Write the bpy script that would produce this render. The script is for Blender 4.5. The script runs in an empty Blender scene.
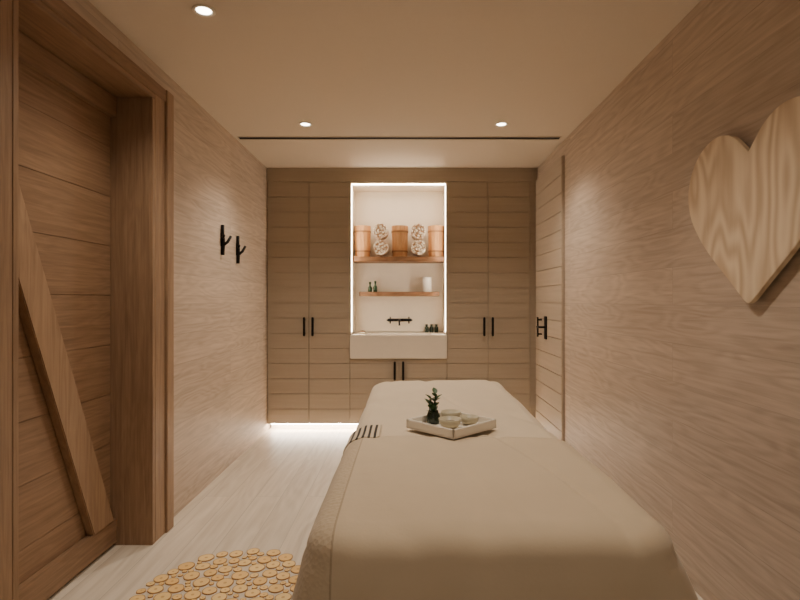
import bpy, bmesh, math, random
from mathutils import Vector, Matrix, noise
random.seed(4)
S = bpy.context.scene
COL = S.collection

def lin(c):
    return tuple(((v/255)/12.92 if v/255 <= 0.04045 else (((v/255)+0.055)/1.055)**2.4) for v in c) + (1.0,)

# ------------------------------------------------------------ materials
class NT:
    def __init__(s, name):
        s.m = bpy.data.materials.new(name); s.m.use_nodes = True
        s.t = s.m.node_tree; s.b = s.t.nodes['Principled BSDF']
    def n(s, typ, **kw):
        nd = s.t.nodes.new(typ)
        for k, v in kw.items(): setattr(nd, k, v)
        return nd
    def l(s, a, b): s.t.links.new(a, b)
    def math(s, op, a, b=None, c=None):
        nd = s.n('ShaderNodeMath', operation=op)
        for i, v in enumerate((a, b, c)):
            if v is None: continue
            if isinstance(v, (int, float)): nd.inputs[i].default_value = v
            else: s.l(v, nd.inputs[i])
        return nd.outputs[0]
    def mix(s, fac, a, b, mode='MIX'):
        nd = s.n('ShaderNodeMix', data_type='RGBA', blend_type=mode)
        for sock, v in ((nd.inputs[0], fac), (nd.inputs[6], a), (nd.inputs[7], b)):
            if isinstance(v, (int, float, tuple)): sock.default_value = v
            else: s.l(v, sock)
        return nd.outputs[2]
    def ramp(s, fac, lo, hi):
        nd = s.n('ShaderNodeMapRange'); s.l(fac, nd.inputs[0])
        nd.inputs[1].default_value = lo; nd.inputs[2].default_value = hi
        return nd.outputs[0]

def wood(name, light, dark, order='YZX', gs=(1.2, 26), board=None, rough=.55, bump=.15,
         tint=.18, seam=.55, cath=.35, spec=.3):
    t = NT(name)
    tc = t.n('ShaderNodeTexCoord'); sx = t.n('ShaderNodeSeparateXYZ'); t.l(tc.outputs['Object'], sx.inputs[0])
    o = {'X': sx.outputs[0], 'Y': sx.outputs[1], 'Z': sx.outputs[2]}
    u, v, w = [o[c] for c in order]
    cb = t.n('ShaderNodeCombineXYZ'); t.l(u, cb.inputs[0]); t.l(v, cb.inputs[1])
    rnd = None
    if board:
        br = t.n('ShaderNodeTexBrick'); br.offset = .37; br.offset_frequency = 2
        t.l(cb.outputs[0], br.inputs['Vector'])
        br.inputs['Scale'].default_value = 1
        br.inputs['Color1'].default_value = (0, 0, 0, 1); br.inputs['Color2'].default_value = (1, 1, 1, 1)
        br.inputs['Mortar'].default_value = (.5, .5, .5, 1)
        br.inputs['Mortar Size'].default_value = .0022; br.inputs['Mortar Smooth'].default_value = .3
        br.inputs['Brick Width'].default_value = board[0]; br.inputs['Row Height'].default_value = board[1]
        rnd = t.math('MULTIPLY', br.outputs['Color'], 1.0)
        mort = br.outputs['Fac']
    c2 = t.n('ShaderNodeCombineXYZ')
    uu = t.math('MULTIPLY', u, gs[0]); vv = t.math('MULTIPLY', v, gs[1]); ww = t.math('MULTIPLY', w, gs[1])
    if rnd is not None: uu = t.math('MULTIPLY_ADD', rnd, 17.0, uu)
    t.l(uu, c2.inputs[0]); t.l(vv, c2.inputs[1]); t.l(ww, c2.inputs[2])
    n1 = t.n('ShaderNodeTexNoise'); t.l(c2.outputs[0], n1.inputs['Vector'])
    n1.inputs['Scale'].default_value = 1; n1.inputs['Detail'].default_value = 7
    n1.inputs['Roughness'].default_value = .66; n1.inputs['Distortion'].default_value = .6
    # cathedral figure : contour lines of a stretched low-frequency noise
    c3 = t.n('ShaderNodeCombineXYZ')
    t.l(t.math('MULTIPLY', uu, .8), c3.inputs[0]); t.l(t.math('MULTIPLY', vv, .22), c3.inputs[1]); t.l(t.math('MULTIPLY', ww, .22), c3.inputs[2])
    n2 = t.n('ShaderNodeTexNoise'); t.l(c3.outputs[0], n2.inputs['Vector'])
    n2.inputs['Scale'].default_value = 1; n2.inputs['Detail'].default_value = 1.5
    ring = t.math('SINE', t.math('MULTIPLY', n2.outputs[0], 60))
    ring = t.math('MULTIPLY_ADD', ring, .5, .5)
    g = t.ramp(n1.outputs[0], .32, .70)
    g = t.math('ADD', t.math('MULTIPLY', g, 1 - cath), t.math('MULTIPLY', ring, cath))
    col = t.mix(g, lin(light), lin(dark))
    if rnd is not None:
        k = t.math('MULTIPLY_ADD', rnd, tint, 1 - tint / 2)
        cc = t.n('ShaderNodeCombineColor')
        for i in range(3): t.l(k, cc.inputs[i])
        col = t.mix(1.0, col, cc.outputs[0], 'MULTIPLY')
        col = t.mix(t.math('MULTIPLY', mort, seam), col, tuple(x * .3 for x in lin(dark)[:3]) + (1,))
        h = t.math('SUBTRACT', t.math('MULTIPLY', g, -.15), mort)
    else:
        h = t.math('MULTIPLY', g, -.3)
    t.l(col, t.b.inputs['Base Color'])
    bp = t.n('ShaderNodeBump'); bp.inputs['Strength'].default_value = bump; bp.inputs['Distance'].default_value = .004
    t.l(h, bp.inputs['Height']); t.l(bp.outputs[0], t.b.inputs['Normal'])
    t.b.inputs['Roughness'].default_value = rough
    t.b.inputs['Specular IOR Level'].default_value = spec
    return t.m

def plain(name, c, rough=.6, metal=0, nscale=30, var=.06, bump=.05, spec=.4, aniso=None):
    t = NT(name)
    tc = t.n('ShaderNodeTexCoord'); n1 = t.n('ShaderNodeTexNoise')
    t.l(tc.outputs['Object'], n1.inputs['Vector']); n1.inputs['Scale'].default_value = nscale
    n1.inputs['Detail'].default_value = 4
    a = lin(c); lo = tuple(x * (1 - var) for x in a[:3]) + (1,); hi = tuple(min(1, x * (1 + var)) for x in a[:3]) + (1,)
    t.l(t.mix(n1.outputs[0], lo, hi), t.b.inputs['Base Color'])
    t.b.inputs['Roughness'].default_value = rough; t.b.inputs['Metallic'].default_value = metal
    t.b.inputs['Specular IOR Level'].default_value = spec
    if bump:
        bp = t.n('ShaderNodeBump'); bp.inputs['Strength'].default_value = bump; bp.inputs['Distance'].default_value = .003
        t.l(n1.outputs[0], bp.inputs['Height']); t.l(bp.outputs[0], t.b.inputs['Normal'])
    return t.m

def fabric(name, c, weave=900, bump=.25, stripes=None, border=None):
    t = NT(name)
    tc = t.n('ShaderNodeTexCoord'); sx = t.n('ShaderNodeSeparateXYZ'); t.l(tc.outputs['Object'], sx.inputs[0])
    n1 = t.n('ShaderNodeTexNoise'); t.l(tc.outputs['Object'], n1.inputs['Vector']); n1.inputs['Scale'].default_value = 7
    n1.inputs['Detail'].default_value = 5
    nf = t.n('ShaderNodeTexNoise'); t.l(tc.outputs['Object'], nf.inputs['Vector']); nf.inputs['Scale'].default_value = weave
    base = lin(c); col = t.mix(n1.outputs[0], tuple(x * .9 for x in base[:3]) + (1,), base)
    hb = None
    if border:   # stitched side border running the length of the coverlet
        dx = t.math('ABSOLUTE', t.math('SUBTRACT', sx.outputs[0], border))
        line = t.math('LESS_THAN', dx, .0025)
        col = t.mix(t.math('MULTIPLY', line, .4), col, lin((120, 98, 74)))
        side = t.math('LESS_THAN', sx.outputs[0], border)
        v = t.n('ShaderNodeTexVoronoi'); t.l(tc.outputs['Object'], v.inputs['Vector']); v.inputs['Scale'].default_value = 90
        hb = t.math('MULTIPLY', t.math('MULTIPLY', v.outputs['Distance'], side), 1.4)
        col = t.mix(t.math('MULTIPLY', side, .12), col, lin((130, 108, 82)))
    if stripes:
        x0, x1, per, w = stripes
        ph = t.math('FRACT', t.math('DIVIDE', t.math('SUBTRACT', sx.outputs[0], x0), per))
        on = t.math('LESS_THAN', ph, w)
        on = t.math('MULTIPLY', on, t.math('GREATER_THAN', sx.outputs[0], x0))
        on = t.math('MULTIPLY', on, t.math('LESS_THAN', sx.outputs[0], x1))
        col = t.mix(on, col, lin((38, 32, 28)))
    t.l(col, t.b.inputs['Base Color'])
    t.b.inputs['Roughness'].default_value = .9; t.b.inputs['Specular IOR Level'].default_value = .15
    t.b.inputs['Sheen Weight'].default_value = .2; t.b.inputs['Sheen Roughness'].default_value = .5
    h = t.math('ADD', t.math('MULTIPLY', nf.outputs[0], .25), t.math('MULTIPLY', n1.outputs[0], 3))
    if hb is not None: h = t.math('ADD', h, hb)
    bp = t.n('ShaderNodeBump'); bp.inputs['Strength'].default_value = bump; bp.inputs['Distance'].default_value = .004
    t.l(h, bp.inputs['Height']); t.l(bp.outputs[0], t.b.inputs['Normal'])
    return t.m

def emis(name, c, s):
    t = NT(name)
    t.b.inputs['Base Color'].default_value = (.9, .9, .9, 1)
    t.b.inputs['Emission Color'].default_value = c + (1,); t.b.inputs['Emission Strength'].default_value = s
    return t.m

def glass(name, c, rough=.05):
    t = NT(name); t.b.inputs['Base Color'].default_value = lin(c)
    t.b.inputs['Transmission Weight'].default_value = .6; t.b.inputs['Roughness'].default_value = rough
    return t.m

def towel_mat():
    t = NT('waffle_towel')
    tc = t.n('ShaderNodeTexCoord'); v = t.n('ShaderNodeTexVoronoi'); t.l(tc.outputs['Object'], v.inputs['Vector'])
    v.inputs['Scale'].default_value = 46
    f = t.ramp(v.outputs['Distance'], .35, .72)
    t.l(t.mix(f, lin((244, 230, 208)), lin((166, 124, 86))), t.b.inputs['Base Color'])
    t.b.inputs['Roughness'].default_value = .95
    bp = t.n('ShaderNodeBump'); bp.inputs['Strength'].default_value = .8; bp.inputs['Distance'].default_value = .006; bp.invert = True
    t.l(v.outputs['Distance'], bp.inputs['Height']); t.l(bp.outputs[0], t.b.inputs['Normal'])
    return t.m

M_WALL = wood('whitewashed_wall_boards', (205, 187, 169), (168, 150, 132), 'YZX', (1.6, 38), (2.6, .185), tint=.12, seam=.22, cath=.28)
M_BACK = wood('back_wall_boards', (208, 188, 166), (184, 162, 140), 'XZY', (1.1, 30), (2.6, .185), tint=.13, seam=.3, cath=.25)
M_FLOOR = wood('bleached_floor_planks', (226, 215, 198), (198, 184, 165), 'YXZ', (1.0, 22), (2.2, .17), rough=.38, tint=.14, seam=.4, cath=.25, spec=.45)
M_CEIL = plain('ceiling_plaster', (220, 207, 190), .9, nscale=40, var=.02, bump=.02, spec=.1)
M_OAK_H = wood('oak_planks_horizontal', (156, 125, 97), (120, 93, 69), 'YZX', (2.0, 46), None, cath=.18, bump=.15)
M_OAK_V = wood('oak_vertical', (164, 134, 105), (129, 101, 77), 'ZYX', (2.0, 46), None, cath=.15, bump=.2)
M_OAK_D = wood('oak_brace', (170, 140, 110), (136, 107, 82), 'ZYX', (2.0, 40), None, cath=.15, bump=.2)
M_CAB = wood('painted_cabinet_boards', (174, 159, 140), (166, 151, 132), 'XZY', (1.0, 30), None, rough=.6, cath=.15, bump=.1)
M_CABR = wood('painted_closet_boards', (186, 170, 151), (174, 158, 139), 'YZX', (1.0, 30), None, rough=.6, cath=.15, bump=.1)
M_NICHE = plain('niche_plaster', (232, 218, 198), .8, nscale=14, var=.04, bump=.08, spec=.2)
M_BASIN = plain('basin_stone', (230, 219, 202), .45, nscale=20, var=.03, bump=.02)
M_BLACK = plain('blackened_metal', (26, 22, 20), .45, metal=.6, nscale=60, var=.2)
M_SHELF = wood('live_edge_wood', (148, 108, 76), (104, 72, 48), 'XYZ', (2, 40), None, cath=.4, rough=.5)
M_PAIL = wood('cedar_staves', (218, 168, 116), (186, 134, 88), 'ZXY', (4, 60), None, cath=.2, rough=.55)
M_HOOP = plain('hoop_wood', (152, 108, 70), .6)
M_HEART = wood('plywood_heart', (234, 216, 188), (196, 170, 138), 'ZYX', (1.6, 20), None, cath=.66, rough=.55, bump=.08)
M_WHITE = plain('white_enamel', (240, 232, 218), .4, var=.02, bump=0)
M_SHEET = fabric('cotton_sheet', (214, 196, 169), 250, .2)
M_COVER = fabric('woven_coverlet', (204, 184, 156), 160, .25, border=-.165)
M_CUFF = fabric('coverlet_cuff', (210, 192, 165), 160, .25, stripes=(-.215, -.105, .022, .42))
M_TOWEL = towel_mat()
M_LEAF = plain('leaf_green', (52, 80, 40), .45, nscale=40, var=.3)
M_GREENG = glass('green_bottle_glass', (50, 90, 44))
M_DARKG = glass('dark_vase_glass', (60, 76, 58))
M_CERAM = plain('glazed_ceramic', (186, 174, 146), .3, var=.1, bump=0)
M_SALT = plain('herbal_salt', (112, 102, 76), .9, nscale=300, var=.5, bump=.5)
M_DARK = plain('dark_void', (20, 16, 13), .9)
M_LED = emis('led_strip_glow', (1, .86, .69), 28)
M_LEDF = emis('led_floor_glow', (1, .89, .76), 80)
M_LAMP = emis('downlight_glow', (1, .88, .70), 14)

def slice_mat():
    t = NT('wood_slice')
    at = t.n('ShaderNodeAttribute', attribute_name='slice'); sp = t.n('ShaderNodeSeparateXYZ'); t.l(at.outputs['Vector'], sp.inputs[0])
    r = sp.outputs[0]; rn = sp.outputs[1]
    rings = t.math('MULTIPLY_ADD', t.math('SINE', t.math('MULTIPLY', r, 34)), .5, .5)
    col = t.mix(t.math('MULTIPLY', rings, .25), lin((244, 212, 146)), lin((224, 178, 106)))
    col = t.mix(t.math('MULTIPLY', rn, .6), col, lin((226, 176, 98)))
    core = t.math('LESS_THAN', r, .2)
    col = t.mix(t.math('MULTIPLY', core, .6), col, lin((176, 118, 58)))
    col = t.mix(t.math('MULTIPLY', t.math('GREATER_THAN', r, .89), .85), col, lin((166, 116, 66)))
    t.l(col, t.b.inputs['Base Color']); t.b.inputs['Roughness'].default_value = .5
    return t.m
M_SLICE = slice_mat()

# ------------------------------------------------------------ mesh builder
class MB:
    def __init__(s, name): s.name = name; s.bm = bmesh.new(); s.mats = []
    def mi(s, m):
        if m not in s.mats: s.mats.append(m)
        return s.mats.index(m)
    def merge(s, b, mat, smooth=False, T=None):
        i = s.mi(mat)
        if T is not None: bmesh.ops.transform(b, matrix=T, verts=b.verts)
        for f in b.faces: f.material_index = i; f.smooth = smooth
        me = bpy.data.meshes.new('tmp'); b.to_mesh(me); b.free(); s.bm.from_mesh(me); bpy.data.meshes.remove(me)
    def box(s, x0, x1, y0, y1, z0, z1, mat, bev=0, T=None):
        b = bmesh.new(); bmesh.ops.create_cube(b, size=1)
        for v in b.verts:
            v.co = Vector((x0 + (v.co.x + .5) * (x1 - x0), y0 + (v.co.y + .5) * (y1 - y0), z0 + (v.co.z + .5) * (z1 - z0)))
        if bev: bmesh.ops.bevel(b, geom=b.edges[:], offset=bev, segments=2, affect='EDGES', clamp_overlap=True)
        s.merge(b, mat, False, T); return s
    def lathe(s, prof, mat, seg=28, T=None, smooth=True):
        b = bmesh.new(); rings = []
        for r, z in prof:
            rings.append([b.verts.new((r * math.cos(2 * math.pi * k / seg), r * math.sin(2 * math.pi * k / seg), z)) for k in range(seg)])
        for a, c in zip(rings, rings[1:]):
            for k in range(seg): b.faces.new((a[k], a[(k + 1) % seg], c[(k + 1) % seg], c[k]))
        b.faces.new(rings[0][::-1]); b.faces.new(rings[-1])
        bmesh.ops.recalc_face_normals(b, faces=b.faces)
        s.merge(b, mat, smooth, T); return s
    def prism(s, pts, axis, d0, d1, mat, bev=0, T=None):
        b = bmesh.new()
        def P(p, d): return {'X': (d, p[0], p[1]), 'Y': (p[0], d, p[1]), 'Z': (p[0], p[1], d)}[axis]
        A = [b.verts.new(P(p, d0)) for p in pts]; B = [b.verts.new(P(p, d1)) for p in pts]
        b.faces.new(A); b.faces.new(B[::-1]); n = len(pts)
        for k in range(n): b.faces.new((A[k], B[k], B[(k + 1) % n], A[(k + 1) % n]))
        bmesh.ops.recalc_face_normals(b, faces=b.faces)
        if bev:
            big = [e for e in b.edges if any(len(f.verts) > 4 or n == 4 for f in e.link_faces)]
            bmesh.ops.bevel(b, geom=big, offset=bev, segments=2, affect='EDGES', clamp_overlap=True)
        s.merge(b, mat, False, T); return s
    def tube(s, pts, rad, mat, seg=10, T=None):
        b = bmesh.new(); rings = []; pts = [Vector(p) for p in pts]
        for i, p in enumerate(pts):
            d = (pts[min(i + 1, len(pts) - 1)] - pts[max(i - 1, 0)]).normalized()
            up = Vector((0, 0, 1)) if abs(d.z) < .9 else Vector((1, 0, 0))
            a = d.cross(up).normalized(); c = d.cross(a)
            r = rad[i] if isinstance(rad, (list, tuple)) else rad
            rings.append([b.verts.new(p + r * (math.cos(2 * math.pi * k / seg) * a + math.sin(2 * math.pi * k / seg) * c)) for k in range(seg)])
        for A, C in zip(rings, rings[1:]):
            for k in range(seg): b.faces.new((A[k], A[(k + 1) % seg], C[(k + 1) % seg], C[k]))
        b.faces.new(rings[0][::-1]); b.faces.new(rings[-1])
        bmesh.ops.recalc_face_normals(b, faces=b.faces)
        s.merge(b, mat, True, T); return s
    def done(s, parent=None):
        me = bpy.data.meshes.new(s.name); s.bm.to_mesh(me); s.bm.free()
        for m in s.mats: me.materials.append(m)
        o = bpy.data.objects.new(s.name, me); COL.objects.link(o)
        if parent: o.parent = parent
        return o
def empty(name):
    e = bpy.data.objects.new(name, None); e.empty_display_size = .1; COL.objects.link(e); return e
def TR(x, y, z, R=None): return Matrix.Translation((x, y, z)) @ (R if R is not None else Matrix())

CH = 2.64; XL = -1.41; XR = 1.29; YC = 5.33; YB = 5.95; Y0 = -1.6
# ------------------------------------------------------------ shell
MB('floor').box(-1.9, 1.5, Y0, YB + .1, -.1, 0, M_FLOOR).done()
MB('ceiling').box(-1.9, 1.5, Y0, YB + .1, CH, CH + .1, M_CEIL).done()
DY0, DY1 = 1.885, 2.87
DT = 2.41
w = MB('wall_left')
w.box(XL - .35, XL, DY1 + .03, YB, .075, CH, M_WALL)
w.box(XL - .35, XL, Y0, DY0 - .03, .075, CH, M_WALL)
w.box(XL - .35, XL, DY0 - .03, DY1 + .03, DT + .03, CH, M_WALL)
w.box(XL - .39, XL - .35, Y0, YB, 0, CH, M_WALL)
w.done()
MB('wall_right').box(XR, XR + .15, Y0, YB, .075, CH, M_WALL).done()
MB('wall_back').box(XL, XR, YB, YB + .1, 0, CH, M_BACK).done()
b = MB('baseboard_left'); b.box(XL - .34, XL - .012, DY1 + .03, YB, 0, .075, M_WALL); b.box(XL - .34, XL - .012, Y0, DY0 - .03, 0, .075, M_WALL); b.done()
MB('baseboard_right').box(XR + .012, XR + .14, Y0, YB, 0, .075, M_WALL).done()

# door casing and jambs
c = MB('trim_door_casing')
XP = XL + .035
c.box(XL - .30, XP, DY1, DY1 + .0295, 0, DT, M_OAK_V, .002)            # far jamb lining
c.box(XL + .001, XP, DY1 + .03, DY1 + .15, 0, 2.51, M_OAK_V, .003)
c.box(XL + .001, XP + .012, DY1 + .15, DY1 + .235, 0, 2.51, M_OAK_V, .003)
c.box(XL - .30, XP, DY0 - .0295, DY0, 0, DT, M_OAK_V, .002)
c.box(XL + .001, XP, DY0 - .25, DY0 - .03, 0, 2.51, M_OAK_V, .003)
c.box(XL - .30, XP, DY0 - .0295, DY1 + .0295, DT, DT + .0295, M_OAK_H, .002)
c.box(XL + .001, XP + .006, DY0 - .03, DY1 + .15, DT + .03, 2.51, M_OAK_H, .003)
c.done()
# barn door
d = MB('door_1')
XD = XL - .19
z = .02; n = 9; hh = (DT - .005 - z) / n
for i in range(n):
    d.box(XD - .03, XD, DY0 + .002, DY1 - .002, z + i * hh + .0006, z + (i + 1) * hh - .0006, M_OAK_H, .0018)
d.box(XD - .04, XD - .03, DY0 + .002, DY1 - .002, .01, DT - .005, M_OAK_H)
d.box(XD, XD + .035, DY0 + .002, DY1 - .002, .02, .15, M_OAK_H, .003)
d.box(XD, XD + .035, DY0 + .002, DY1 - .002, 2.30, 2.405, M_OAK_H, .003)
d.box(XD, XD + .035, DY0 + .002, DY0 + .03, .15, 2.30, M_OAK_V, .003)
d.prism([(2.65, .15), (2.83, .15), (1.925, 2.30), (1.916, 2.30), (1.916, 1.93)], 'X', XD, XD + .042, M_OAK_D, .004)
d.done()

# ------------------------------------------------------------ cabinets
NX0, NX1 = -.58, .39
ZB, ZT = .08, 2.50
def slat_door(mb, x0, x1, z0, z1, yf, mat=M_CAB, n=16, full=(ZB, ZT)):
    hh = (full[1] - full[0]) / n
    mb.box(x0 + .002, x1 - .002, yf + .009, yf + .022, z0, z1, mat)
    k = full[0]
    while k < z1 - .001:
        a, bb = max(k, z0), min(k + hh, z1)
        if bb - a > .02: mb.box(x0 + .0015, x1 - .0015, yf, yf + .010, a + .0014, bb - .0014, mat, .0022)
        k += hh
def bar_handle(mb, x, z0, z1, yf):
    mb.box(x - .011, x + .011, yf - .045, yf - .027, z0, z1, M_BLACK, .005)
    for zz in (z0 + .02, z1 - .035): mb.box(x - .008, x + .008, yf - .03, yf, zz, zz + .015, M_BLACK, .002)

def wardrobe(x0, x1, xs):
    e = MB('built_in_wardrobe')
    e.box(x0 + .003, x1 - .001, YC + .022, YB - .01, ZB, ZT, M_CAB)
    e.box(x0 + .003, x1 - .001, YC + .16, YB - .01, 0, ZB, M_NICHE)
    for a, c_ in zip(xs, xs[1:]): slat_door(e, a, c_, ZB, ZT, YC)
    mid = xs[1]
    bar_handle(e, mid - .042, .96, 1.15, YC); bar_handle(e, mid + .042, .96, 1.15, YC)
    return e.done()
wardrobe(XL, NX0, [XL + .003, -.99, NX0])
e = MB('built_in_wardrobe')
e.box(NX1 + .001, XR - .003, YC + .022, YB - .01, ZB, ZT, M_CAB)
e.box(NX1 + .001, XR - .003, YC + .16, YB - .01, 0, ZB, M_NICHE)
slat_door(e, NX1, .80, ZB, ZT, YC); slat_door(e, .80, 1.22, ZB, ZT, YC)
e.box(1.222, XR - .002, YC + .004, YC + .022, ZB, ZT, M_CAB, .001)
bar_handle(e, .758, .96, 1.15, YC); bar_handle(e, .842, .96, 1.15, YC)
e.done()
MB('trim_cornice').box(XL, XR, YC - .006, YB - .01, ZT + .001, CH - .001, M_CAB, .001).done()

# niche lining (wall alcove)
nb = YC + .42
MB('wall_niche').box(NX0 + .001, NX1 - .001, nb, nb + .03, .98, ZT - .002, M_NICHE).done()
MB('trim_1').box(NX0 + .001, NX0 + .013, YC + .0, nb, .98, ZT - .002, M_NICHE).done()
MB('trim_2').box(NX1 - .013, NX1 - .001, YC + .0, nb, .98, ZT - .002, M_NICHE).done()
MB('trim_3').box(NX0 + .013, NX1 - .013, YC + .0, nb, ZT - .014, ZT - .002, M_NICHE).done()
l = MB('led_strip_light')
yy = YC + .015
l.box(NX0 + .014, NX1 - .014, yy, yy + .045, ZT - .018, ZT - .0145, M_LED)
l.box(NX0 + .0135, NX0 + .0148, yy, yy + .045, 1.0, ZT - .03, M_LED)
l.box(NX1 - .0148, NX1 - .0135, yy, yy + .045, 1.0, ZT - .03, M_LED)
l.done()
l = MB('led_strip_light')
l.box(XL + .03, XR - .03, YC + .05, YC + .08, ZB - .014, ZB - .001, M_LEDF)
l.done()

# vanity with basin
v = MB('vanity_cabinet')
v.box(NX0 + .001, NX1 - .001, YC + .022, YB - .01, ZB, .73, M_CAB)
v.box(NX0 + .001, NX1 - .001, YC + .16, YB - .01, 0, ZB, M_NICHE)
xm = -.09
slat_door(v, NX0, xm, ZB, .73, YC); slat_door(v, xm, NX1, ZB, .73, YC)
bar_handle(v, xm - .042, .52, .71, YC); bar_handle(v, xm + .042, .52, .71, YC)
v.done()
v = MB('wash_basin')
y0, y1 = YC - .025, YB - .02
zt, zb = .972, .735
v.box(NX0 + .002, NX1 - .002, y0, y0 + .05, zb, zt, M_BASIN, .004)
v.box(NX0 + .002, NX1 - .002, nb - .06, y1, zb, zt, M_BASIN, .002)
v.box(NX0 + .002, NX0 + .14, y0 + .04, nb - .05, zb, zt - .0005, M_BASIN)
v.box(NX1 - .14, NX1 - .002, y0 + .04, nb - .05, zb, zt - .0005, M_BASIN)
v.box(NX0 + .13, NX1 - .13, y0 + .04, nb - .05, zb, zb + .09, M_BASIN)
v.lathe([(.0, 0), (.022, 0), (.022, .004), (.0, .004)], M_BLACK, 20, TR(xm, YC + .2, zb + .09))
v.done()
# faucet
f = MB('wall_faucet')
fz = 1.105
f.box(xm - .13, xm + .13, nb - .014, nb, fz - .016, fz + .016, M_BLACK, .005)
f.tube([(xm, nb, fz), (xm, nb - .17, fz + .005), (xm, nb - .2, fz - .002), (xm, nb - .205, fz - .05)], .012, M_BLACK)
for sx in (-.1, .1):
    f.tube([(xm + sx, nb, fz), (xm + sx, nb - .06, fz)], .013, M_BLACK)
    f.tube([(xm + sx - .038, nb - .055, fz), (xm + sx + .038, nb - .055, fz)], [.007, .007], M_BLACK)
    f.tube([(xm + sx, nb - .055, fz - .036), (xm + sx, nb - .055, fz + .036)], [.007, .007], M_BLACK)
f.done()

# live-edge shelves
def shelf(x0, x1, z0, z1, depth, amp):
    pts = [(x0, nb - .0005), (x0, nb - depth)]
    N = 60
    for k in range(1, N):
        x = x0 + (x1 - x0) * k / N
        pts.append((x, nb - depth + amp * (noise.noise(Vector((x * 5, z0 * 9, 0))) + .35 * noise.noise(Vector((x * 14, z0, 3))))))
    pts += [(x1, nb - depth), (x1, nb - .0005)]
    m = MB('live_edge_shelf'); m.prism(pts, 'Z', z0, z1, M_SHELF, .003)
    return m.done()
UZ, LZ = 1.765, 1.405
shelf(NX0 + .014, NX1 - .014, UZ - .05, UZ, .30, .022)
shelf(NX0 + .075, NX1 - .065, LZ - .045, LZ, .24, .022)

# wooden pails
def pail(x, y, z):
    p = MB('wooden_pail')
    H = .325; rb, rt = .078, .086
    for k in range(14):
        a0 = 2 * math.pi * k / 14 + .012; a1 = 2 * math.pi * (k + 1) / 14 - .012
        b_ = bmesh.new(); V = []
        for zz, r in ((0, rb), (H, rt)):
            for rr in (r, r - .011):
                for a in (a0, a1): V.append(b_.verts.new((rr * math.cos(a), rr * math.sin(a), zz)))
        for q in ((0, 1, 5, 4), (2, 3, 7, 6), (0, 1, 3, 2), (4, 5, 7, 6), (0, 2, 6, 4), (1, 3, 7, 5)):
            b_.faces.new([V[i] for i in q])
        bmesh.ops.recalc_face_normals(b_, faces=b_.faces)
        p.merge(b_, M_PAIL, False, TR(x, y, z))
    p.lathe([(0, .01), (rb - .01, .01), (rb - .01, .025), (0, .025)], M_PAIL, 28, TR(x, y, z))
    for hz in (.05, .255):
        r = rb + (rt - rb) * hz / H
        p.lathe([(r - .004, hz), (r + .004, hz), (r + .0045, hz + .018), (r - .003, hz + .018)], M_HOOP, 32, TR(x, y, z), False)
    return p.done()
py = nb - .175
for x in (-.475, -.085, .295): pail(x, py, UZ)

# rolled towels
def towel(x, z, rot, R=.0875):
    t = MB('rolled_towel')
    b_ = bmesh.new(); turns = 3.4; N = 150; th = R / (turns + .6)
    rows = []
    y0_, y1_ = -.12, .12
    for k in range(N + 1):
        a = 2 * math.pi * turns * k / N + rot
        r = R - th * (turns - turns * k / N)
        wob = 1 + .006 * math.sin(3 * a + rot)
        tp = min(1, (N - k) / 16 + .15)                 # loose end tapers onto the roll
        r1 = (r - th * .92 * (1 - tp)) if tp < 1 else r
        r1 = max(.002, r1); r2 = max(.001, r - th * .93)
        ox, oz = r1 * wob * math.cos(a), r1 * wob * math.sin(a)
        ix, iz = r2 * wob * math.cos(a), r2 * wob * math.sin(a)
        mx, mz = (ox + ix) / 2, (oz + iz) / 2
        rows.append([b_.verts.new(c) for c in ((ox, y0_ + .005, oz), (mx, y0_, mz), (ix, y0_ + .005, iz), (ix, y1_, iz), (ox, y1_, oz))])
    for A, C in zip(rows, rows[1:]):
        for j in range(5): b_.faces.new((A[j], A[(j + 1) % 5], C[(j + 1) % 5], C[j]))
    b_.faces.new(rows[0]); b_.faces.new(rows[-1][::-1])
    bmesh.ops.recalc_face_normals(b_, faces=b_.faces)
    t.merge(b_, M_TOWEL, False, TR(x, py - .03, z))
    return t.done()
for i, x in enumerate((-.280, .108)):
    towel(x, UZ + .0875, .6 + i); towel(x + .002, UZ + .0875 + .172, 2.2 + i)

# lower shelf items
sy = nb - .13
for x, hh_ in ((-.40, .085), (-.345, .095)):
    MB('green_bottle').lathe([(0, 0), (.02, 0), (.022, .004), (.022, hh_ * .55), (.009, hh_ * .75), (.009, hh_), (.012, hh_), (.012, hh_ + .02), (0, hh_ + .02)], M_GREENG, 20, TR(x, sy, LZ + .0005)).done()
cd = MB('pillar_candle'); cd.lathe([(0, 0), (.043, 0), (.046, .004), (.046, .15), (.042, .155), (.03, .148), (0, .146)], M_WHITE, 28, TR(.20, sy, LZ))
cd.tube([(.20, sy, LZ + .146), (.201, sy, LZ + .165)], .002, M_BLACK, 6); cd.done()
# basin deck items
cz = .9715
sd = MB('soap_dish'); sd.lathe([(0, 0), (.03, 0), (.04, .018), (.037, .018), (.028, .006), (0, .006)], M_CERAM, 24, TR(-.47, YC + .2, cz))
sd.lathe([(0, .006), (.026, .007), (.029, .015), (.024, .030), (0, .034)], M_SHELF, 20, TR(-.47, YC + .2, cz)); sd.done()
for x in (.20, .252, .304):
    h_ = .082
    MB('amenity_bottle').lathe([(0, 0), (.019, 0), (.021, .004), (.021, h_ * .72), (.01, h_ * .8), (.01, h_ * .85), (.014, h_ * .86), (.014, h_ * 1.08), (0, h_ * 1.08)], M_DARKG, 20, TR(x, nb - .035, cz)).done()

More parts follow.
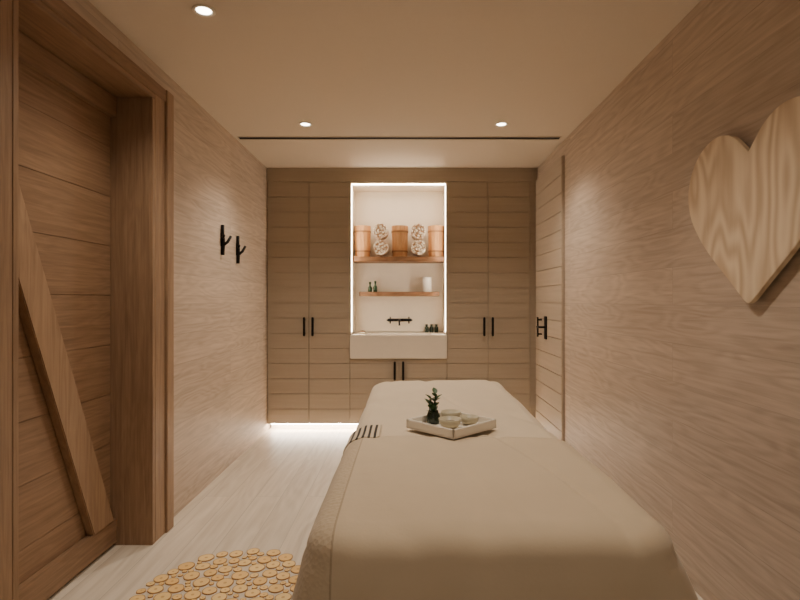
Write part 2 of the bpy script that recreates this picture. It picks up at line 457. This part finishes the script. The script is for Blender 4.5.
# closet door on right wall
dr = MB('closet_door')
ya, yb = 4.40, 5.30
hh = (ZT + .01 - .08) / 16
for k in range(16):
    dr.box(XR - .022, XR - .001, ya, yb, .08 + k * hh + .0015, .08 + (k + 1) * hh - .0015, M_CABR, .003)
dr.box(XR - .018, XR - .001, ya - .012, ya - .002, .08, ZT + .01, M_CABR, .002)
dr.box(XR - .034, XR - .022, 4.86, 4.93, .96, 1.17, M_BLACK, .003)
dr.tube([(XR - .03, 4.895, 1.07), (XR - .075, 4.895, 1.07), (XR - .08, 4.90, 1.07), (XR - .08, 5.0, 1.07)], .010, M_BLACK)
dr.box(XR - .066, XR - .052, 5.05, 5.07, .97, 1.16, M_BLACK, .004)
dr.box(XR - .06, XR - .02, 5.053, 5.067, .99, 1.005, M_BLACK); dr.box(XR - .06, XR - .02, 5.053, 5.067, 1.125, 1.14, M_BLACK)
dr.done()

# heart plaque
half = [(0, .545), (.03, .575), (.08, .62), (.135, .648), (.195, .658), (.26, .648), (.325, .615), (.375, .56), (.404, .49), (.404, .42),
        (.378, .345), (.325, .27), (.265, .205), (.19, .138), (.115, .076), (.05, .02), (.02, -.004), (0, -.012)]
def dens(P):
    out = []
    for i in range(len(P) - 1):
        p0 = P[max(i - 1, 0)]; p1 = P[i]; p2 = P[i + 1]; p3 = P[min(i + 2, len(P) - 1)]
        for k in range(4):
            t = k / 4
            out.append(tuple(.5 * ((2 * p1[j]) + (-p0[j] + p2[j]) * t + (2 * p0[j] - 5 * p1[j] + 4 * p2[j] - p3[j]) * t * t + (-p0[j] + 3 * p1[j] - 3 * p2[j] + p3[j]) * t ** 3) for j in (0, 1)))
    out.append(P[-1]); return out
H = dens(half)
pts = [(1.96 + a * 1.03, 1.32 + b) for a, b in H] + [(1.96 - a * 1.03, 1.32 + b) for a, b in H[1:-1][::-1]]
hp = MB('heart_wall_plaque'); hp.prism(pts, 'X', XR - .040, XR - .020, M_HEART, .0015)
hp.box(XR - .021, XR - .0005, 1.8, 2.1, 1.65, 1.7, M_OAK_H)
hp.done()

# twig hooks
def hook(y, z):
    h = MB('twig_wall_hook')
    X = XL + .014
    h.tube([(X, y, z - .115), (X + .002, y + .004, z - .03), (X, y - .003, z + .05), (X, y, z + .11)], [.013, .014, .013, .012], M_BLACK)
    h.tube([(X, y, z - .045), (X + .03, y + .02, z - .015), (X + .05, y + .035, z + .03)], [.012, .011, .010], M_BLACK)
    h.tube([(X, y, z + .01), (X + .02, y - .03, z + .03)], [.010, .009], M_BLACK)
    h.box(XL, XL + .006, y - .012, y + .012, z - .05, z + .05, M_BLACK, .002)
    h.done()
hook(4.02, 1.775); hook(4.38, 1.735)

# ceiling slot diffuser
sl = MB('ceiling_slot_diffuser')
sl.box(-1.375, 1.235, 4.31, 4.37, CH - .003, CH - .0005, M_DARK)
sl.box(-1.38, 1.24, 4.302, 4.31, CH - .005, CH - .0005, M_CEIL); sl.box(-1.38, 1.24, 4.37, 4.378, CH - .005, CH - .0005, M_CEIL)
sl.done()
# downlights
LC = (1, .87, .72)
def downlight(x, y, W, size=125, aim=None):
    d = MB('ceiling_downlight')
    T = TR(x, y, CH) @ Matrix.Scale(-1, 4, (0, 0, 1))
    d.lathe([(.036, .001), (.050, .0), (.052, .003), (.048, .007), (.038, .005), (.034, .002)], M_WHITE, 36, T)
    d.lathe([(0, .001), (.034, .001), (.034, .0025), (0, .003)], M_LAMP, 36, T)
    o = d.done()
    L = bpy.data.lights.new('downlight_bulb', 'SPOT'); L.energy = W; L.color = LC
    L.spot_size = math.radians(size); L.spot_blend = 1; L.shadow_soft_size = .05
    lo = bpy.data.objects.new('bulb', L); COL.objects.link(lo); lo.parent = o
    lo.location = (x, y, CH - .03)
    return o
downlight(-.93, 2.43, 46); downlight(-.77, 4.0, 60); downlight(.70, 4.0, 60)
downlight(.25, 1.9, 60); downlight(-.7, .3, 17); downlight(.75, .3, 17)

# ------------------------------------------------------------ treatment table
BX0, BX1, BY0, BY1, BZ = -.225, .60, 1.14, 3.46, .80
tt = empty('treatment_table')
base = MB('table_base')
base.box(BX0 + .05, BX1 - .05, BY0 + .08, BY1 - .06, .60, .71, M_OAK_H, .02)
base.box(BX0 + .03, BX1 - .03, BY0 + .05, BY1 - .04, .71, .785, M_WHITE, .03)
for x in (BX0 + .16, BX1 - .24):
    for y in (BY0 + .35, BY1 - .45): base.box(x, x + .08, y, y + .08, 0, .60, M_OAK_V, .006)
base.box(BX0 + .16, BX1 - .16, BY0 + .4, BY1 - .42, .14, .18, M_OAK_H, .004)
base.done(tt)
cx, cy = (BX0 + BX1) / 2, (BY0 + BY1) / 2
hw, hl = (BX1 - BX0) / 2, (BY1 - BY0) / 2
def outline(N, rc):
    pts = []
    cs = [(hw - rc, hl - rc, 0), (-hw + rc, hl - rc, 90), (-hw + rc, -hl + rc, 180), (hw - rc, -hl + rc, 270)]
    dense = []
    for (ax, ay, a0) in cs:
        for k in range(13):
            a = math.radians(a0 + 90 * k / 12); dense.append((ax + rc * math.cos(a), ay + rc * math.sin(a), math.cos(a), math.sin(a)))
    dense.append(dense[0])
    L = [0]
    for p, q in zip(dense, dense[1:]): L.append(L[-1] + math.hypot(q[0] - p[0], q[1] - p[1]))
    j = 0
    for i in range(N):
        s = L[-1] * i / N
        while L[j + 1] < s: j += 1
        t = (s - L[j]) / (L[j + 1] - L[j] + 1e-9); p, q = dense[j], dense[j + 1]
        v = [p[k] + (q[k] - p[k]) * t for k in range(4)]; m = math.hypot(v[2], v[3])
        pts.append((v[0], v[1], v[2] / m, v[3] / m, s))
    return pts
def cloth(name, off, mat, zhem, cuts=(), ripple=1.0, seed=0, parent=tt):
    b_ = bmesh.new(); N = 420; O = outline(N, .11); er = .06
    prof = []
    for k in range(1, 41): prof.append(('top', k / 40))
    for k in range(1, 9): prof.append(('edge', k / 8))
    for k in range(1, 29): prof.append(('drop', k / 28))
    rings = []
    ctr = b_.verts.new((cx, cy, BZ + off + .012))
    for typ, t in prof:
        ring = []
        for (px, py_, nx, ny, s) in O:
            corner = (abs(nx * ny) * 2)
            side = 1.35 if nx > 0 else .85
            if typ == 'top':
                x = (px - nx * er) * t; y = (py_ - ny * er) * t; z = BZ
            elif typ == 'edge':
                a = t * math.pi / 2
                x = px - nx * er * (1 - math.sin(a)); y = py_ - ny * er * (1 - math.sin(a)); z = BZ - er * (1 - math.cos(a))
            else:
                d = t * (BZ - er - zhem)
                fl = .30 * d * (1 - .5 * t) * (1 - .8 * max(0, -ny)) + .24 * corner * d ** 1.0
                rp = ripple * .026 * min(1, d * 3.2) * (math.sin(s * 13 + seed + 2 * math.sin(s * 2.7)) + .5 * math.sin(s * 29 + 1.3 * seed))
                x = px + nx * (fl * side + rp + .004); y = py_ + ny * (fl + rp + .004); z = BZ - er - d
            ex = max(0, 1 - (x / hw) ** 2) * max(0, 1 - (y / hl) ** 4)
            if typ == 'top' : z += .012 * ex ** .5
            wz = noise.noise(Vector((x * 3.2 + seed, y * 2.2, .3))) * .008 + noise.noise(Vector((x * 9, y * 5 + seed, z * 5))) * .004
            # long soft creases fanning from the foot end
            cr = abs(noise.noise(Vector((x * 5 + y * 1.2, y * .8, 2.1))))
            wz -= .008 * max(0, 1 - cr * 7)
            if typ != 'drop': z += wz
            x += nx * off if typ != 'top' else 0; y += ny * off if typ != 'top' else 0
            if typ != 'drop': z += off
            else: z += (off + wz) * (1 - t)
            ring.append(b_.verts.new((cx + x, cy + y, z)))
        rings.append(ring)
    for k in range(N): b_.faces.new((ctr, rings[0][k], rings[0][(k + 1) % N]))
    for A, C in zip(rings, rings[1:]):
        for k in range(N): b_.faces.new((A[k], C[k], C[(k + 1) % N], A[(k + 1) % N]))
    bmesh.ops.recalc_face_normals(b_, faces=b_.faces)
    for co, no in cuts:
        bmesh.ops.bisect_plane(b_, geom=b_.verts[:] + b_.edges[:] + b_.faces[:], plane_co=co, plane_no=no, clear_outer=True, clear_inner=False)
    m = MB(name); m.merge(b_, mat, True)
    o = m.done(parent)
    sol = o.modifiers.new('thick', 'SOLIDIFY'); sol.thickness = .003; sol.offset = 1
    return o
cloth('sheet', 0, M_SHEET, .30, ripple=1)
cloth('coverlet', .008, M_COVER, .24, cuts=[((0, 1.955, 0), (0, 1, 0))])
cloth('coverlet_cuff', .011, M_CUFF, .5, cuts=[((0, 2.12, 0), (0, 1, 0)), ((0, 1.95, 0), (0, -1, 0)), ((-.105, 0, 0), (1, 0, 0))])

# tray
tr = MB('serving_tray')
TZ = BZ + .024
cxt, cyt = .168, 2.07
R45 = Matrix.Rotation(math.radians(44), 4, 'Z')
T = TR(cxt, cyt, TZ) @ R45
a = .126; b2 = .122
tr.box(-a, a, -b2, b2, 0, .008, M_WHITE, .001, T)
for q in ((-a, a, -b2, -b2 + .009), (-a, a, b2 - .009, b2), (-a, -a + .009, -b2, b2), (a - .009, a, -b2, b2)):
    tr.box(q[0], q[1], q[2], q[3], 0, .034, M_WHITE, .002, T)
tr.done()
tz = TZ + .0085
vs = MB('bamboo_vase')
T = TR(.100, 2.11, tz)
vs.lathe([(0, 0), (.022, 0), (.026, .006), (.027, .03), (.021, .045), (.019, .052), (.016, .052), (.018, .044), (.023, .03), (.022, .008), (0, .006)], M_DARKG, 28, T)
def leaf(mb, base, dirv, L, W, T):
    b_ = bmesh.new(); base = Vector(base); d = Vector(dirv).normalized(); side = d.cross(Vector((0, 0, 1))).normalized(); up = side.cross(d)
    A, B, C = [], [], []
    for k in range(9):
        t = k / 8; w = W * math.sin(math.pi * t ** .7) * .5 + .0005
        p = base + d * L * t - Vector((0, 0, 1)) * L * .25 * t * t
        A.append(b_.verts.new(p + side * w + up * w * .3)); B.append(b_.verts.new(p)); C.append(b_.verts.new(p - side * w + up * w * .3))
    for k in range(8):
        b_.faces.new((A[k], A[k + 1], B[k + 1], B[k])); b_.faces.new((B[k], B[k + 1], C[k + 1], C[k]))
    mb.merge(b_, M_LEAF, True, T)
for (sx, sy_, hh_) in ((.006, 0, .115), (-.008, .004, .095), (.0, -.008, .08)):
    vs.tube([(0, 0, .01), (sx * .8, sy_, .06), (sx * 1.6, sy_ * 1.4, hh_)], [.004, .0045, .003], M_LEAF, 8, T)
    for k in range(5):
        an = k * 2.4 + sx * 300; zz = hh_ - k * .012
        leaf(vs, (sx * 1.5, sy_ * 1.3, zz), (math.cos(an), math.sin(an), 1.1), .045, .021, T)
vs.done()
def bowl(x, y, z, r, h):
    b_ = MB('small_bowl'); T = TR(x, y, z)
    b_.lathe([(0, 0), (r * .5, 0), (r * .85, h * .35), (r, h), (r * .93, h), (r * .78, h * .42), (0, h * .3)], M_CERAM, 32, T)
    b_.lathe([(0, h * .4), (r * .78, h * .5), (r * .84, h * .6), (0, h * .7)], M_SALT, 28, T)
    b_.done()
bowl(.174, 2.165, tz, .042, .036); bowl(.160, 2.035, tz, .044, .036); bowl(.240, 2.09, tz, .038, .032)

# ------------------------------------------------------------ wood slice floor inlay
rb = bmesh.new(); lay = rb.verts.layers.float_vector.new('slice')
discs = []
RX, RY = -.87, 2.39
def inside(x, y):
    dx, dy = (x - RX), (y - RY)
    c_, s_ = math.cos(-.5), math.sin(-.5)
    u_, v_ = c_ * dx + s_ * dy, -s_ * dx + c_ * dy
    return (u_ / .335) ** 2 + (v_ / .435) ** 2 < 1 + .10 * noise.noise(Vector((x * 5, y * 5, 0)))
for r0, tries in ((.037, 6000), (.030, 8000), (.021, 9000), (.013, 9000)):
    for _ in range(tries):
        x = RX + random.uniform(-.5, .5); y = RY + random.uniform(-.5, .5); r = r0 * random.uniform(.88, 1.08)
        if not inside(x, y): continue
        if all((x - q[0]) ** 2 + (y - q[1]) ** 2 > (r + q[2] + .0012) ** 2 for q in discs): discs.append((x, y, r))
for x, y, r in discs:
    rn = random.random(); n = 20; ph = random.random() * 6
    z = .005
    c0 = rb.verts.new((x, y, z)); c0[lay] = (0, rn, 0)
    loops = []
    for t in (.2, .33, .5, .66, .84, .9, 1.0):
        L = []
        for k in range(n):
            a_ = 2 * math.pi * k / n; rr = r * t * (1 + .035 * math.sin(2 * a_ + ph) + .02 * math.sin(5 * a_ + ph))
            v_ = rb.verts.new((x + rr * math.cos(a_), y + rr * math.sin(a_), z)); v_[lay] = (t, rn, 0); L.append(v_)
        loops.append(L)
    L = [rb.verts.new((q.co.x, q.co.y, .0005)) for q in loops[-1]]
    for q in L: q[lay] = (1, rn, 0)
    loops.append(L)
    for k in range(n): rb.faces.new((c0, loops[0][k], loops[0][(k + 1) % n]))
    for A, C in zip(loops, loops[1:]):
        for k in range(n): rb.faces.new((A[k], C[k], C[(k + 1) % n], A[(k + 1) % n]))
me = bpy.data.meshes.new('wood_slice_mat'); rb.to_mesh(me); rb.free(); me.materials.append(M_SLICE)
COL.objects.link(bpy.data.objects.new('wood_slice_mat', me))

# ------------------------------------------------------------ world, camera
W = bpy.data.worlds.new('world'); S.world = W; W.use_nodes = True
W.node_tree.nodes['Background'].inputs[0].default_value = (1, .87, .72, 1)
W.node_tree.nodes['Background'].inputs[1].default_value = .25
cam = bpy.data.cameras.new('camera'); cam.sensor_width = 36; cam.lens = 24; cam.shift_x = -.01
cam.clip_start = .02
co = bpy.data.objects.new('camera', cam); COL.objects.link(co)
co.location = (0, 0, 1.32); co.rotation_euler = (math.radians(90), 0, 0)
S.camera = co
S.view_settings.view_transform = 'AgX'
S.view_settings.exposure = .18
